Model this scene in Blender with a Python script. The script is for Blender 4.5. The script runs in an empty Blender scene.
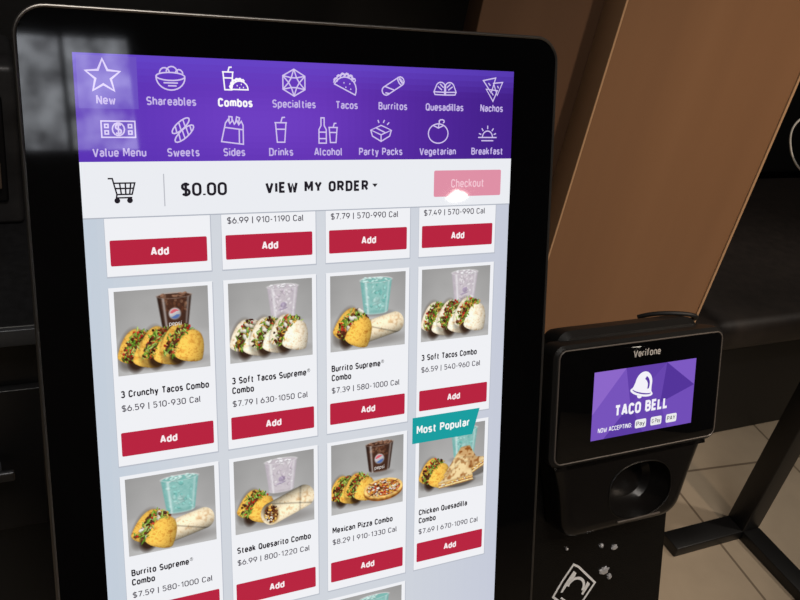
import bpy, bmesh, math, random
import numpy as np
from mathutils import Vector, Matrix
random.seed(7); RNG = np.random.default_rng(5)
C = bpy.context.scene.collection
R = math.radians
PI = math.pi
bpy.context.scene.view_settings.view_transform = 'Standard'

# ------------------------------------------------------------------ calibration
CAM = Vector((0, 0, 1.55))
TH = R(22)
sT, cT = math.sin(TH), math.cos(TH)
W = 0.40                      # width of the lit display
D, U0, V0 = 0.7076, 0.06452, -0.0513
dx = Vector((1762, -155, 840)).normalized()
dy = Vector((-47, 4025, 840)); dy -= dx * dy.dot(dx); dy.normalize()
dn = dx.cross(dy)
def k2w(u, v, w): return Vector((u, -sT * v + cT * w, -cT * v - sT * w))
S0 = CAM + k2w(U0, V0, D)     # top-left corner of the lit display, world

cam_d = bpy.data.cameras.new('camera'); cam = bpy.data.objects.new('camera', cam_d); C.objects.link(cam)
cols = []
for e in (Vector((1, 0, 0)), Vector((0, -1, 0)), Vector((0, 0, -1))):
    cols.append(k2w(e.dot(dx), e.dot(dy), e.dot(dn)))
M = Matrix((cols[0], cols[1], cols[2])).transposed().to_4x4(); M.translation = CAM
cam.matrix_world = M
cam_d.sensor_width = 36; cam_d.lens = 36 * 840 / 800; cam_d.clip_start = 0.01
bpy.context.scene.camera = cam

# ------------------------------------------------------------------ materials
def lin(c):
    out = []
    for v in c[:3]:
        v = v / 255.0
        out.append(v / 12.92 if v <= 0.04045 else ((v + 0.055) / 1.055) ** 2.4)
    return tuple(out)
def mat(name, col, rough=0.5, metal=0.0, noise=0.0, scale=40, bump=0.0, emit=None, estr=0, coat=0.0, spec=0.5):
    m = bpy.data.materials.new(name); m.use_nodes = True
    nt = m.node_tree; b = nt.nodes['Principled BSDF']
    c = lin(col)
    b.inputs['Base Color'].default_value = (*c, 1)
    b.inputs['Roughness'].default_value = rough
    b.inputs['Metallic'].default_value = metal
    b.inputs['Specular IOR Level'].default_value = spec
    b.inputs['Coat Weight'].default_value = coat
    if noise or bump:
        tc = nt.nodes.new('ShaderNodeTexCoord'); n = nt.nodes.new('ShaderNodeTexNoise')
        n.inputs['Scale'].default_value = scale; n.inputs['Detail'].default_value = 6
        nt.links.new(tc.outputs['Object'], n.inputs['Vector'])
        if noise:
            r = nt.nodes.new('ShaderNodeValToRGB')
            r.color_ramp.elements[0].position = 0.3; r.color_ramp.elements[1].position = 0.7
            r.color_ramp.elements[0].color = (*[x * (1 - noise) for x in c], 1)
            r.color_ramp.elements[1].color = (*[min(1, x * (1 + noise)) for x in c], 1)
            nt.links.new(n.outputs['Fac'], r.inputs['Fac']); nt.links.new(r.outputs['Color'], b.inputs['Base Color'])
        if bump:
            bp = nt.nodes.new('ShaderNodeBump'); bp.inputs['Strength'].default_value = bump
            bp.inputs['Distance'].default_value = 0.002
            nt.links.new(n.outputs['Fac'], bp.inputs['Height']); nt.links.new(bp.outputs['Normal'], b.inputs['Normal'])
    if emit:
        b.inputs['Emission Color'].default_value = (*lin(emit), 1); b.inputs['Emission Strength'].default_value = estr
    return m
def wood(name, c0, c1, c2, rough=0.42):
    m = bpy.data.materials.new(name); m.use_nodes = True
    nt = m.node_tree; b = nt.nodes['Principled BSDF']
    tc = nt.nodes.new('ShaderNodeTexCoord'); mp = nt.nodes.new('ShaderNodeMapping')
    mp.inputs['Scale'].default_value = (7, 7, 0.45)
    n = nt.nodes.new('ShaderNodeTexNoise'); n.inputs['Scale'].default_value = 1.6; n.inputs['Detail'].default_value = 5
    n.inputs['Roughness'].default_value = 0.45; n.inputs['Distortion'].default_value = 0.2
    r = nt.nodes.new('ShaderNodeValToRGB')
    r.color_ramp.elements[0].position = 0.25; r.color_ramp.elements[0].color = (*lin(c0), 1)
    r.color_ramp.elements[1].position = 0.78; r.color_ramp.elements[1].color = (*lin(c2), 1)
    e = r.color_ramp.elements.new(0.5); e.color = (*lin(c1), 1)
    nt.links.new(tc.outputs['Object'], mp.inputs['Vector']); nt.links.new(mp.outputs['Vector'], n.inputs['Vector'])
    nt.links.new(n.outputs['Fac'], r.inputs['Fac']); nt.links.new(r.outputs['Color'], b.inputs['Base Color'])
    b.inputs['Roughness'].default_value = rough
    return m
def tile_mat():
    m = bpy.data.materials.new('floor_tiles'); m.use_nodes = True
    nt = m.node_tree; b = nt.nodes['Principled BSDF']
    tc = nt.nodes.new('ShaderNodeTexCoord'); mp = nt.nodes.new('ShaderNodeMapping')
    mp.inputs['Rotation'].default_value = (0, 0, R(5)); mp.inputs['Location'].default_value = (0.26, 0.02, 0)
    br = nt.nodes.new('ShaderNodeTexBrick')
    br.offset = 0.0; br.inputs['Scale'].default_value = 1.0
    br.inputs['Brick Width'].default_value = 0.46; br.inputs['Row Height'].default_value = 0.46
    br.inputs['Mortar Size'].default_value = 0.004
    br.inputs['Color1'].default_value = (*lin((184, 166, 143)), 1); br.inputs['Color2'].default_value = (*lin((174, 156, 133)), 1)
    br.inputs['Mortar'].default_value = (*lin((126, 110, 92)), 1)
    n = nt.nodes.new('ShaderNodeTexNoise'); n.inputs['Scale'].default_value = 9; n.inputs['Detail'].default_value = 8
    rp = nt.nodes.new('ShaderNodeValToRGB'); rp.color_ramp.elements[0].color = (.6, .6, .6, 1)
    mx = nt.nodes.new('ShaderNodeMixRGB'); mx.blend_type = 'MULTIPLY'; mx.inputs['Fac'].default_value = 0.7
    nt.links.new(tc.outputs['Object'], mp.inputs['Vector']); nt.links.new(mp.outputs['Vector'], br.inputs['Vector'])
    nt.links.new(tc.outputs['Object'], n.inputs['Vector']); nt.links.new(n.outputs['Fac'], rp.inputs['Fac'])
    nt.links.new(br.outputs['Color'], mx.inputs['Color1']); nt.links.new(rp.outputs['Color'], mx.inputs['Color2'])
    nt.links.new(mx.outputs['Color'], b.inputs['Base Color'])
    b.inputs['Roughness'].default_value = 0.45
    return m
def pane_mat():
    m = bpy.data.materials.new('daylit_glass'); m.use_nodes = True
    nt = m.node_tree; b = nt.nodes['Principled BSDF']
    tc = nt.nodes.new('ShaderNodeTexCoord'); n = nt.nodes.new('ShaderNodeTexNoise'); n.inputs['Scale'].default_value = 4.2; n.inputs['Detail'].default_value = 4
    r = nt.nodes.new('ShaderNodeValToRGB')
    r.color_ramp.elements[0].position = .34; r.color_ramp.elements[0].color = (.08, .08, .09, 1)
    r.color_ramp.elements[1].position = .62; r.color_ramp.elements[1].color = (.84, .88, .95, 1)
    nt.links.new(tc.outputs['Object'], n.inputs['Vector']); nt.links.new(n.outputs['Fac'], r.inputs['Fac'])
    nt.links.new(r.outputs['Color'], b.inputs['Emission Color']); b.inputs['Emission Strength'].default_value = 6.0
    b.inputs['Base Color'].default_value = (.1, .1, .11, 1)
    return m
def screen_mat(name, sampling, gain=1.0):
    m = bpy.data.materials.new(name); m.use_nodes = True
    nt = m.node_tree; b = nt.nodes['Principled BSDF']
    b.inputs['Base Color'].default_value = (0.004, 0.004, 0.005, 1)
    b.inputs['Roughness'].default_value = 0.03
    at = nt.nodes.new('ShaderNodeAttribute'); at.attribute_name = 'Col'
    nt.links.new(at.outputs['Color'], b.inputs['Emission Color']); b.inputs['Emission Strength'].default_value = gain
    m.cycles.emission_sampling = sampling
    return m
LCD = screen_mat('lcd_panel', 'AUTO', 0.97)
LCDX = screen_mat('lcd_graphics', 'NONE', 0.97)
BLACKGLASS = mat('black_glass', (8, 8, 9), 0.04)
PLASTIC = mat('black_plastic', (20, 19, 18), 0.45, bump=0.15, scale=900)
GLOSSPL = mat('glossy_black_plastic', (15, 14, 13), 0.25, bump=0.12, scale=700)
RIM = mat('dark_grey_metal_rim', (128, 124, 120), 0.34, 0.9)
GREYPL = mat('grey_plastic_edge', (98, 90, 84), 0.35)
CHROME = mat('glint_metal', (238, 238, 242), 0.25, 0.6)
STEEL = mat('black_powder_coat', (16, 15, 15), 0.45, bump=0.1, scale=500)
WHITEPR = mat('white_print', (244, 244, 244), 0.5)
GREYPR = mat('pale_grey_print', (200, 195, 190), 0.5)

# ------------------------------------------------------------------ mesh helpers
def link(name, me, m=None, parent=None, loc=(0, 0, 0), rot=(0, 0, 0), smooth=True):
    o = bpy.data.objects.new(name, me); C.objects.link(o)
    if m is not None:
        for x in (m if isinstance(m, (list, tuple)) else [m]): me.materials.append(x)
    if parent: o.parent = parent
    o.location = loc; o.rotation_euler = rot
    if smooth and len(me.polygons):
        me.polygons.foreach_set('use_smooth', [True] * len(me.polygons))
        me.set_sharp_from_angle(angle=R(32))
    return o
def tag(o, label=None, cat=None, group=None, kind=None):
    if label: o['label'] = label
    if cat: o['category'] = cat
    if group: o['group'] = group
    if kind: o['kind'] = kind
    return o
def empty(name, loc, label, cat):
    o = bpy.data.objects.new(name, None); C.objects.link(o); o.location = loc; o.empty_display_size = 0.05
    return tag(o, label, cat)
def bm_mesh(bm, name='m'):
    bmesh.ops.recalc_face_normals(bm, faces=bm.faces)
    me = bpy.data.meshes.new(name); bm.to_mesh(me); bm.free(); return me
def rr(x0, x1, z0, z1, r, seg=7):
    pts = []
    for cx, cz, a0 in ((x1 - r, z1 - r, 0), (x0 + r, z1 - r, 90), (x0 + r, z0 + r, 180), (x1 - r, z0 + r, 270)):
        for i in range(seg + 1):
            a = R(a0 + 90 * i / seg); pts.append((cx + r * math.cos(a), cz + r * math.sin(a)))
    return pts                                      # counter-clockwise
def inset(pts, d):
    if abs(d) < 1e-9: return list(pts)
    n = len(pts); out = []
    for i in range(n):
        p0, p, p1 = Vector(pts[i - 1]), Vector(pts[i]), Vector(pts[(i + 1) % n])
        e0, e1 = (p - p0), (p1 - p)
        n0 = Vector((e0.y, -e0.x)).normalized(); n1 = Vector((e1.y, -e1.x)).normalized()
        k = (n0 + n1) / max(0.35, 1 + n0.dot(n1))
        out.append(tuple(p - d * k))
    return out
def ccw(pts):
    return pts if sum(pts[i - 1][0] * pts[i][1] - pts[i][0] * pts[i - 1][1] for i in range(len(pts))) > 0 else pts[::-1]
def round_poly(pts, r, seg=5):
    n = len(pts); out = []
    for i in range(n):
        p0, p, p1 = Vector(pts[i - 1]), Vector(pts[i]), Vector(pts[(i + 1) % n])
        ri = r[i] if isinstance(r, (list, tuple)) else r
        a = p + (p0 - p).normalized() * ri; b = p + (p1 - p).normalized() * ri
        for k in range(seg + 1):
            t = k / seg; q = a * (1 - t) ** 2 + p * 2 * t * (1 - t) + b * t * t
            out.append(tuple(q))
    return ccw(out)
def loft(bm, rings, closed=False, caps=True):
    vs = [[bm.verts.new(p) for p in r] for r in rings]
    n = len(vs[0]); pairs = list(zip(vs, vs[1:]))
    if closed: pairs.append((vs[-1], vs[0]))
    for A_, B_ in pairs:
        for i in range(n):
            bm.faces.new((A_[i], A_[(i + 1) % n], B_[(i + 1) % n], B_[i]))
    if caps and not closed:
        bm.faces.new(vs[0]); bm.faces.new(vs[-1])
def prism(pts, prof, closed=False):
    """outline in x/z, profile of (depth y, inset)"""
    bm = bmesh.new()
    loft(bm, [[(p[0], y, p[1]) for p in inset(pts, d)] for y, d in prof], closed)
    return bm_mesh(bm)
def boxb(bm, x0, x1, y0, y1, z0, z1, bev=0.0):
    v = [bm.verts.new((x, y, z)) for x in (x0, x1) for y in (y0, y1) for z in (z0, z1)]
    fs = [bm.faces.new([v[i] for i in f]) for f in ((0, 1, 3, 2), (4, 6, 7, 5), (0, 4, 5, 1), (2, 3, 7, 6), (0, 2, 6, 4), (1, 5, 7, 3))]
    if bev:
        es = list({e for f in fs for e in f.edges})
        bmesh.ops.bevel(bm, geom=es, offset=bev, segments=3, affect='EDGES', profile=0.5)
def box(x0, x1, y0, y1, z0, z1, bev=0.0):
    bm = bmesh.new(); boxb(bm, x0, x1, y0, y1, z0, z1, bev); return bm_mesh(bm)
def lathe(prof, seg=32):
    bm = bmesh.new()
    loft(bm, [[(r * math.cos(2 * PI * i / seg), r * math.sin(2 * PI * i / seg), z) for i in range(seg)] for r, z in prof])
    return bm_mesh(bm)
def tube(pts, r, res=6):
    cu = bpy.data.curves.new('t', 'CURVE'); cu.dimensions = '3D'; cu.bevel_depth = r; cu.bevel_resolution = 3; cu.use_fill_caps = True
    sp = cu.splines.new('NURBS'); sp.points.add(len(pts) - 1); sp.use_endpoint_u = True; sp.order_u = 4; sp.resolution_u = res
    for p, q in zip(sp.points, pts): p.co = (*q, 1)
    o = bpy.data.objects.new('t', cu); C.objects.link(o)
    me = bpy.data.meshes.new_from_object(o.evaluated_get(bpy.context.evaluated_depsgraph_get()))
    bpy.data.objects.remove(o); bpy.data.curves.remove(cu); return me

# ------------------------------------------------------------------ a monoline lettering set (y up, cap height .70)
def ar(cx, cy, rx, ry, a0, a1, n=9):
    o = []
    for i in range(n + 1):
        t = R(a0 + (a1 - a0) * i / n); c, s = math.cos(t), math.sin(t)
        o.append((cx + rx * math.copysign(abs(c) ** .90, c), cy + ry * math.copysign(abs(s) ** .90, s)))
    return o
def stad(w, y0, y1, x0=0):
    r = w / 2; ry = min(r, (y1 - y0) / 2)
    p = ar(x0 + r, y1 - ry, r, ry, 0, 180) + ar(x0 + r, y0 + ry, r, ry, 180, 360)
    return p + [p[0]]
sS = lambda w, h: ar(w / 2, h * .745, w / 2, h * .255, 28, 270, 9) + ar(w / 2, h * .245, w / 2, h * .245, 90, -152, 9)
GL = {
 ' ': (.12, []), 'A': (.46, [[(0, 0), (.2, .7), (.26, .7), (.46, 0)], [(.07, .2), (.39, .2)]]),
 'B': (.40, [[(0, 0), (0, .7), (.2, .7)] + ar(.22, .54, .15, .16, 90, -90) + [(0, .38)], [(0, .38), (.22, .38)] + ar(.23, .19, .17, .19, 90, -90) + [(0, 0)]]),
 'C': (.40, [ar(.2, .5, .2, .2, 12, 180) + ar(.2, .2, .2, .2, 180, 348)]),
 'D': (.41, [[(0, 0), (0, .7), (.2, .7)] + ar(.21, .5, .2, .2, 90, 0) + ar(.21, .2, .2, .2, 0, -90) + [(0, 0)]]),
 'E': (.36, [[(.36, .7), (0, .7), (0, 0), (.36, 0)], [(0, .36), (.31, .36)]]),
 'F': (.35, [[(.35, .7), (0, .7), (0, 0)], [(0, .36), (.30, .36)]]),
 'G': (.41, [ar(.2, .5, .2, .2, 12, 180) + ar(.2, .2, .2, .2, 180, 360) + [(.4, .34), (.22, .34)]]),
 'I': (0, [[(0, 0), (0, .7)]]), 'L': (.33, [[(0, .7), (0, 0), (.33, 0)]]),
 'M': (.52, [[(0, 0), (0, .7), (.04, .7), (.26, .24), (.48, .7), (.52, .7), (.52, 0)]]),
 'N': (.42, [[(0, 0), (0, .7), (.03, .7), (.39, 0), (.42, 0), (.42, .7)]]),
 'O': (.42, [stad(.42, 0, .7)]), 'P': (.39, [[(0, 0), (0, .7), (.21, .7)] + ar(.21, .51, .18, .19, 90, -90) + [(0, .32)]]),
 'Q': (.42, [stad(.42, 0, .7), [(.26, .16), (.44, -.05)]]),
 'R': (.41, [[(0, 0), (0, .7), (.21, .7)] + ar(.21, .52, .18, .18, 90, -90) + [(0, .34)], [(.2, .34), (.40, 0)]]),
 'S': (.40, [sS(.40, .7)]), 'T': (.42, [[(0, .7), (.42, .7)], [(.21, .7), (.21, 0)]]),
 'V': (.46, [[(0, .7), (.21, 0), (.25, 0), (.46, .7)]]),
 'W': (.66, [[(0, .7), (.15, 0), (.18, 0), (.33, .62), (.48, 0), (.51, 0), (.66, .7)]]),
 'Y': (.44, [[(0, .7), (.22, .3), (.44, .7)], [(.22, .3), (.22, 0)]]),
 'a': (.32, [ar(.16, .35, .16, .15, 155, 0) + [(.32, 0)], [(.32, .29), (.16, .29)] + ar(.15, .145, .15, .145, 90, 270) + [(.20, 0), (.32, .10)]]),
 'b': (.35, [[(0, .74), (0, 0)], stad(.35, 0, .5)]), 'c': (.32, [ar(.17, .33, .17, .17, 18, 180) + ar(.17, .17, .17, .17, 180, 342)]),
 'd': (.35, [[(.35, .74), (.35, 0)], stad(.35, 0, .5)]),
 'e': (.34, [[(.01, .24), (.34, .24), (.34, .33)] + ar(.17, .33, .17, .17, 0, 180) + ar(.17, .17, .17, .17, 180, 330)]),
 'f': (.26, [ar(.25, .6, .14, .13, 85, 180) + [(.11, 0)], [(0, .49), (.25, .49)]]),
 'g': (.35, [stad(.35, 0, .5), [(.35, .5), (.35, -.05)] + ar(.18, -.05, .17, .14, 0, -150)]),
 'h': (.33, [[(0, .74), (0, 0)], [(0, .3)] + ar(.165, .33, .165, .17, 180, 0) + [(.33, 0)]]),
 'i': (0, [[(0, .5), (0, 0)], [(0, .64), (0, .74)]]), 'k': (.32, [[(0, .74), (0, 0)], [(.30, .5), (0, .19)], [(.11, .30), (.32, 0)]]),
 'l': (.08, [[(0, .74), (0, .1)] + ar(.1, .1, .1, .1, 180, 265, 4)]),
 'm': (.54, [[(0, .5), (0, 0)], [(0, .34)] + ar(.135, .36, .135, .14, 180, 0) + [(.27, 0)], [(.27, .34)] + ar(.405, .36, .135, .14, 180, 0) + [(.54, 0)]]),
 'n': (.33, [[(0, .5), (0, 0)], [(0, .3)] + ar(.165, .33, .165, .17, 180, 0) + [(.33, 0)]]),
 'o': (.35, [stad(.35, 0, .5)]), 'p': (.35, [[(0, .5), (0, -.2)], stad(.35, 0, .5)]),
 'r': (.20, [[(0, .5), (0, 0)], [(0, .3)] + ar(.16, .33, .16, .17, 180, 75)]), 's': (.30, [sS(.30, .5)]),
 't': (.25, [[(.09, .66), (.09, .12)] + ar(.21, .12, .12, .12, 180, 280), [(0, .49), (.24, .49)]]),
 'u': (.33, [[(0, .5), (0, .17)] + ar(.165, .17, .165, .17, 180, 360) + [(.33, .5)], [(.33, .3), (.33, 0)]]),
 'v': (.34, [[(0, .5), (.15, 0), (.19, 0), (.34, .5)]]), 'w': (.52, [[(0, .5), (.12, 0), (.15, 0), (.26, .44), (.37, 0), (.40, 0), (.52, .5)]]),
 'x': (.33, [[(0, .5), (.33, 0)], [(.33, .5), (0, 0)]]), 'y': (.34, [[(0, .5), (.17, .02)], [(.34, .5), (.14, -.16), (.02, -.2)]]),
 'z': (.30, [[(0, .5), (.30, .5), (0, 0), (.31, 0)]]),
 '0': (.40, [stad(.40, 0, .7)]), '1': (.24, [[(.02, .55), (.20, .7), (.20, 0)]]),
 '2': (.39, [ar(.195, .51, .195, .19, 165, -28) + [(0, 0), (.40, 0)]]),
 '3': (.39, [ar(.19, .54, .175, .16, 155, -90) + ar(.19, .19, .20, .19, 90, -155)]),
 '4': (.42, [[(.20, .7), (0, .2), (.42, .2)], [(.31, .38), (.31, 0)]]),
 '5': (.39, [[(.36, .7), (.05, .7), (.03, .36)] + ar(.19, .22, .20, .22, 130, -152)]),
 '6': (.40, [stad(.40, 0, .44), [(.01, .26), (.24, .7)]]), '7': (.39, [[(0, .7), (.39, .7), (.13, 0)]]),
 '8': (.40, [stad(.36, .38, .7, .02), stad(.40, 0, .38)]), '9': (.40, [stad(.40, .26, .7), [(.39, .44), (.16, 0)]]),
 '$': (.40, [sS(.40, .7), [(.2, -.09), (.2, .79)]]), '.': (0, [[(0, -.04), (0, .06)]]), ':': (0, [[(0, -.04), (0, .06)], [(0, .38), (0, .48)]]),
 '|': (0, [[(0, -.1), (0, .76)]]), '-': (.2, [[(0, .29), (.2, .29)]]),
 '®': (.40, [[(.20 + .21 * math.cos(R(a)), .56 + .21 * math.sin(R(a))) for a in range(0, 361, 24)], [(.13, .44), (.13, .69), (.22, .69), (.27, .63), (.22, .57), (.13, .57)], [(.20, .57), (.28, .44)]]),
}
def strip(pts, w, closed=False):
    P = [Vector(p) for p in pts]
    P = [p for i, p in enumerate(P) if i == 0 or (p - P[i - 1]).length > 1e-6]
    if closed or (len(P) > 3 and (P[0] - P[-1]).length < 1e-6): closed = True; P = P[:-1] if (P[0] - P[-1]).length < 1e-6 else P
    n = len(P); L, Rr = [], []
    if n < 2: return [], []
    for i in range(n):
        d0 = (P[i] - P[i - 1]) if (i > 0 or closed) else (P[1] - P[0]); d1 = (P[(i + 1) % n] - P[i]) if (i < n - 1 or closed) else d0
        n0 = Vector((-d0.y, d0.x)).normalized(); n1 = Vector((-d1.y, d1.x)).normalized()
        k = (n0 + n1) / max(.5, 1 + n0.dot(n1)); L.append(P[i] + k * w / 2); Rr.append(P[i] - k * w / 2)
    vs = [tuple(p) for p in L + Rr]
    fs = [(i, (i + 1) % n, n + (i + 1) % n, n + i) for i in range(n if closed else n - 1)]
    return vs, fs
_tc = {}
def text_geo(s, wt, sp=.115):
    k = (s, wt, sp)
    if k in _tc: return _tc[k]
    x = 0; V, F = [], []
    for ch in s:
        adv, ls = GL[ch]; ww = .045 if ch == '®' else wt
        for l in ls:
            vs, fs = strip([(x + p[0], p[1]) for p in l], ww); n = len(V)
            V += vs; F += [tuple(i + n for i in f) for f in fs]
        x += adv + sp + wt * .75
    xs = [v[0] for v in V]; _tc[k] = (V, F, min(xs), max(xs)); return _tc[k]
def nat(s, wt): g = text_geo(s, wt); return g[3] - g[2]

LS = 1e-4
class Flat:
    """flat graphics on a panel; a to the right and b down, in display widths"""
    def __init__(s): s.v = []; s.f = []; s.c = []
    def poly(s, pts, col, layer):
        n = len(s.v); s.v += [(p[0] * W, -layer * LS, -p[1] * W) for p in pts]
        s.f.append(tuple(range(n, n + len(pts)))); s.c.append(lin(col))
    def rect(s, a0, b0, a1, b1, col, layer): s.poly([(a0, b0), (a1, b0), (a1, b1), (a0, b1)], col, layer)
    def grad(s, a0, b0, a1, b1, fn, layer, nx=24, ny=8):
        for i in range(nx):
            for j in range(ny):
                s.rect(a0 + (a1 - a0) * i / nx, b0 + (b1 - b0) * j / ny, a0 + (a1 - a0) * (i + 1) / nx, b0 + (b1 - b0) * (j + 1) / ny, fn((i + .5) / nx, (j + .5) / ny), layer)
    def rrect(s, a0, b0, a1, b1, r, col, layer): s.poly(rr(a0, a1, b0, b1, r, 4), col, layer)
    def ell(s, a, b, ra, rb, col, layer, n=20):
        s.poly([(a + ra * math.cos(2 * PI * i / n), b + rb * math.sin(2 * PI * i / n)) for i in range(n)], col, layer)
    def stroke(s, pts, w, col, layer):
        vs, fs = strip(pts, w); n = len(s.v)
        s.v += [(p[0] * W, -layer * LS, -p[1] * W) for p in vs]
        for f in fs: s.f.append(tuple(i + n for i in f)); s.c.append(lin(col))
    def text(s, t, a, b, size, col, layer, width=None, kx=None, align='C', wt=.09, sp=.115):
        vs, fs, x0, x1 = text_geo(t, wt, sp)
        kx = width / (x1 - x0) if width else (kx or size)
        if align == 'C': ox = a - kx * (x0 + x1) / 2
        elif align == 'L': ox = a - kx * x0
        else: ox = a - kx * x1
        n = len(s.v)
        s.v += [((ox + kx * x) * W, -layer * LS, -(b - (y - 0.34) * size) * W) for x, y in vs]
        for f in fs: s.f.append(tuple(i + n for i in f)); s.c.append(lin(col))
    def build(s, name, m, parent, loc=(0, 0, 0), rot=(0, 0, 0)):
        me = bpy.data.meshes.new(name); me.from_pydata(s.v, [], s.f)
        at = me.color_attributes.new('Col', 'FLOAT_COLOR', 'CORNER')
        data = []
        for p in me.polygons:
            for _ in range(p.loop_total): data += [*s.c[p.index], 1.0]
        at.data.foreach_set('color', data)
        return link(name, me, m, parent, loc, rot, smooth=False)

# ------------------------------------------------------------------ the kiosk
ROT = (-TH, 0, 0)
kbase = Vector((S0.x + 0.2, 0.66, 0))
kiosk = empty('ordering_kiosk', kbase, 'tall black touchscreen ordering kiosk showing a purple and white food menu', 'kiosk')
KL = S0 - kbase
KA0, KA1, KB0, KB1 = -0.103 * W, 1.128 * W, -0.0865 * W, 1.90 * W
outl = rr(KA0, KA1, -KB1, -KB0, 0.062 * W, 9)
link('housing', prism(inset(outl, 0.0016), [(0.058, 0.03), (0.05, 0.012), (0.012, 0.0), (0.0035, 0.0)]), PLASTIC, kiosk, KL, ROT)
link('metal_rim', prism(outl, [(0.006, 0.0), (0.0006, 0.0), (-0.0010, 0.0010), (-0.0012, 0.0018), (-0.0002, 0.0030), (0.006, 0.0030)], closed=True), RIM, kiosk, KL, ROT)
link('front_glass', prism(inset(outl, 0.0029), [(0.0034, 0), (0.0009, 0), (0.0004, 0.0006)]), BLACKGLASS, kiosk, KL, ROT)
link('stand_column', box(-0.13, 0.13, -0.05, 0.07, 0.02, 0.985, 0.008), PLASTIC, kiosk)
link('base_plate', box(-0.26, 0.26, -0.28, 0.22, 0.0, 0.02, 0.006), PLASTIC, kiosk)

def mixc(a, b, t): t = max(0, min(1, t)); return tuple(x + (y - x) * t for x, y in zip(a, b))
disp = Flat()
disp.grad(0, 0, 1, 1.7778, lambda x, y: mixc(mixc(mixc((197, 208, 221), (210, 215, 223), min(1, x * 4)), (200, 205, 220), max(0, x * 3 - 2)), (222, 225, 231), .5 * math.exp(-((x - .45) / .3) ** 2 - ((y - .35) / .22) ** 2)), 0, 40, 30)
display = disp.build('display', LCD, kiosk, KL, ROT)

# header
hb = Flat()
def purple(x, y):
    c = mixc((90, 50, 182), (98, 48, 178), x * 2) if x < .5 else mixc((98, 48, 178), (66, 30, 136), x * 2 - 1)
    c = mixc(c, (106, 82, 216), max(0, .30 - y) * 2.0)
    return mixc(c, (124, 76, 212), .55 * math.exp(-((x - .36) / .24) ** 2 - ((y - .6) / .4) ** 2))
hb.grad(0, 0, 1, 0.207, purple, 1, 60, 16)
hb.build('category_banner', LCD, display)

def arc(cx, cy, rx, ry, a0, a1, n=10):
    return [(cx + rx * math.cos(R(a0 + (a1 - a0) * i / n)), cy + ry * math.sin(R(a0 + (a1 - a0) * i / n))) for i in range(n + 1)]
def rotp(pts, deg, cx=0, cy=0):
    c, s_ = math.cos(R(deg)), math.sin(R(deg))
    return [(cx + (x - cx) * c - (y - cy) * s_, cy + (x - cx) * s_ + (y - cy) * c) for x, y in pts]
def cl(p): return list(p) + [p[0]]
def star(n=5, r0=1, r1=0.45):
    return cl([((r0 if i % 2 == 0 else r1) * math.sin(PI * i / n), -(r0 if i % 2 == 0 else r1) * math.cos(PI * i / n)) for i in range(2 * n)])
def cupic(x, y, s):
    return [[(x - .42 * s, y - .6 * s), (x - .3 * s, y + .9 * s), (x + .3 * s, y + .9 * s), (x + .42 * s, y - .6 * s)],
            [(x - .5 * s, y - .6 * s), (x + .5 * s, y - .6 * s)], [(x, y - .6 * s), (x + .12 * s, y - 1 * s), (x + .35 * s, y - 1.02 * s)],
            [(x - .36 * s, y - .1 * s), (x + .36 * s, y - .1 * s)]]
def tacoic(x, y, s, rot):
    L = [cl([(-1, .45)] + arc(0, .45, 1, 1.0, 180, 360, 12)), arc(-.12, .3, 1.0, 1.05, 175, 300, 8)]
    for i in range(6): L.append(arc(math.cos(R(190 + i * 22)) * .95 - .1, math.sin(R(190 + i * 22)) * 1.0 + .3, .16, .16, 120, 400, 5))
    for q in ((-.3, 0), (.2, -.15), (.45, .2), (0, .25)): L.append([(q[0] - .05, q[1]), (q[0] + .05, q[1])])
    return [[(x + s * p[0], y + s * p[1]) for p in rotp(l, rot)] for l in L]
def burritoic(rot):
    L = [cl(arc(.75, 0, .3, .34, -90, 90, 6) + arc(-.75, 0, .3, .34, 90, 270, 6)), arc(.72, 0, .16, .34, 90, 270, 6), [(-.6, -.3), (-.1, .3)], [(-.85, .1), (-.6, .32)]]
    for i in range(3): L.append(arc(.8 + .02 * i, -.15 + .15 * i, .08, .07, 0, 300, 5))
    return [rotp(l, rot) for l in L]
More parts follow.
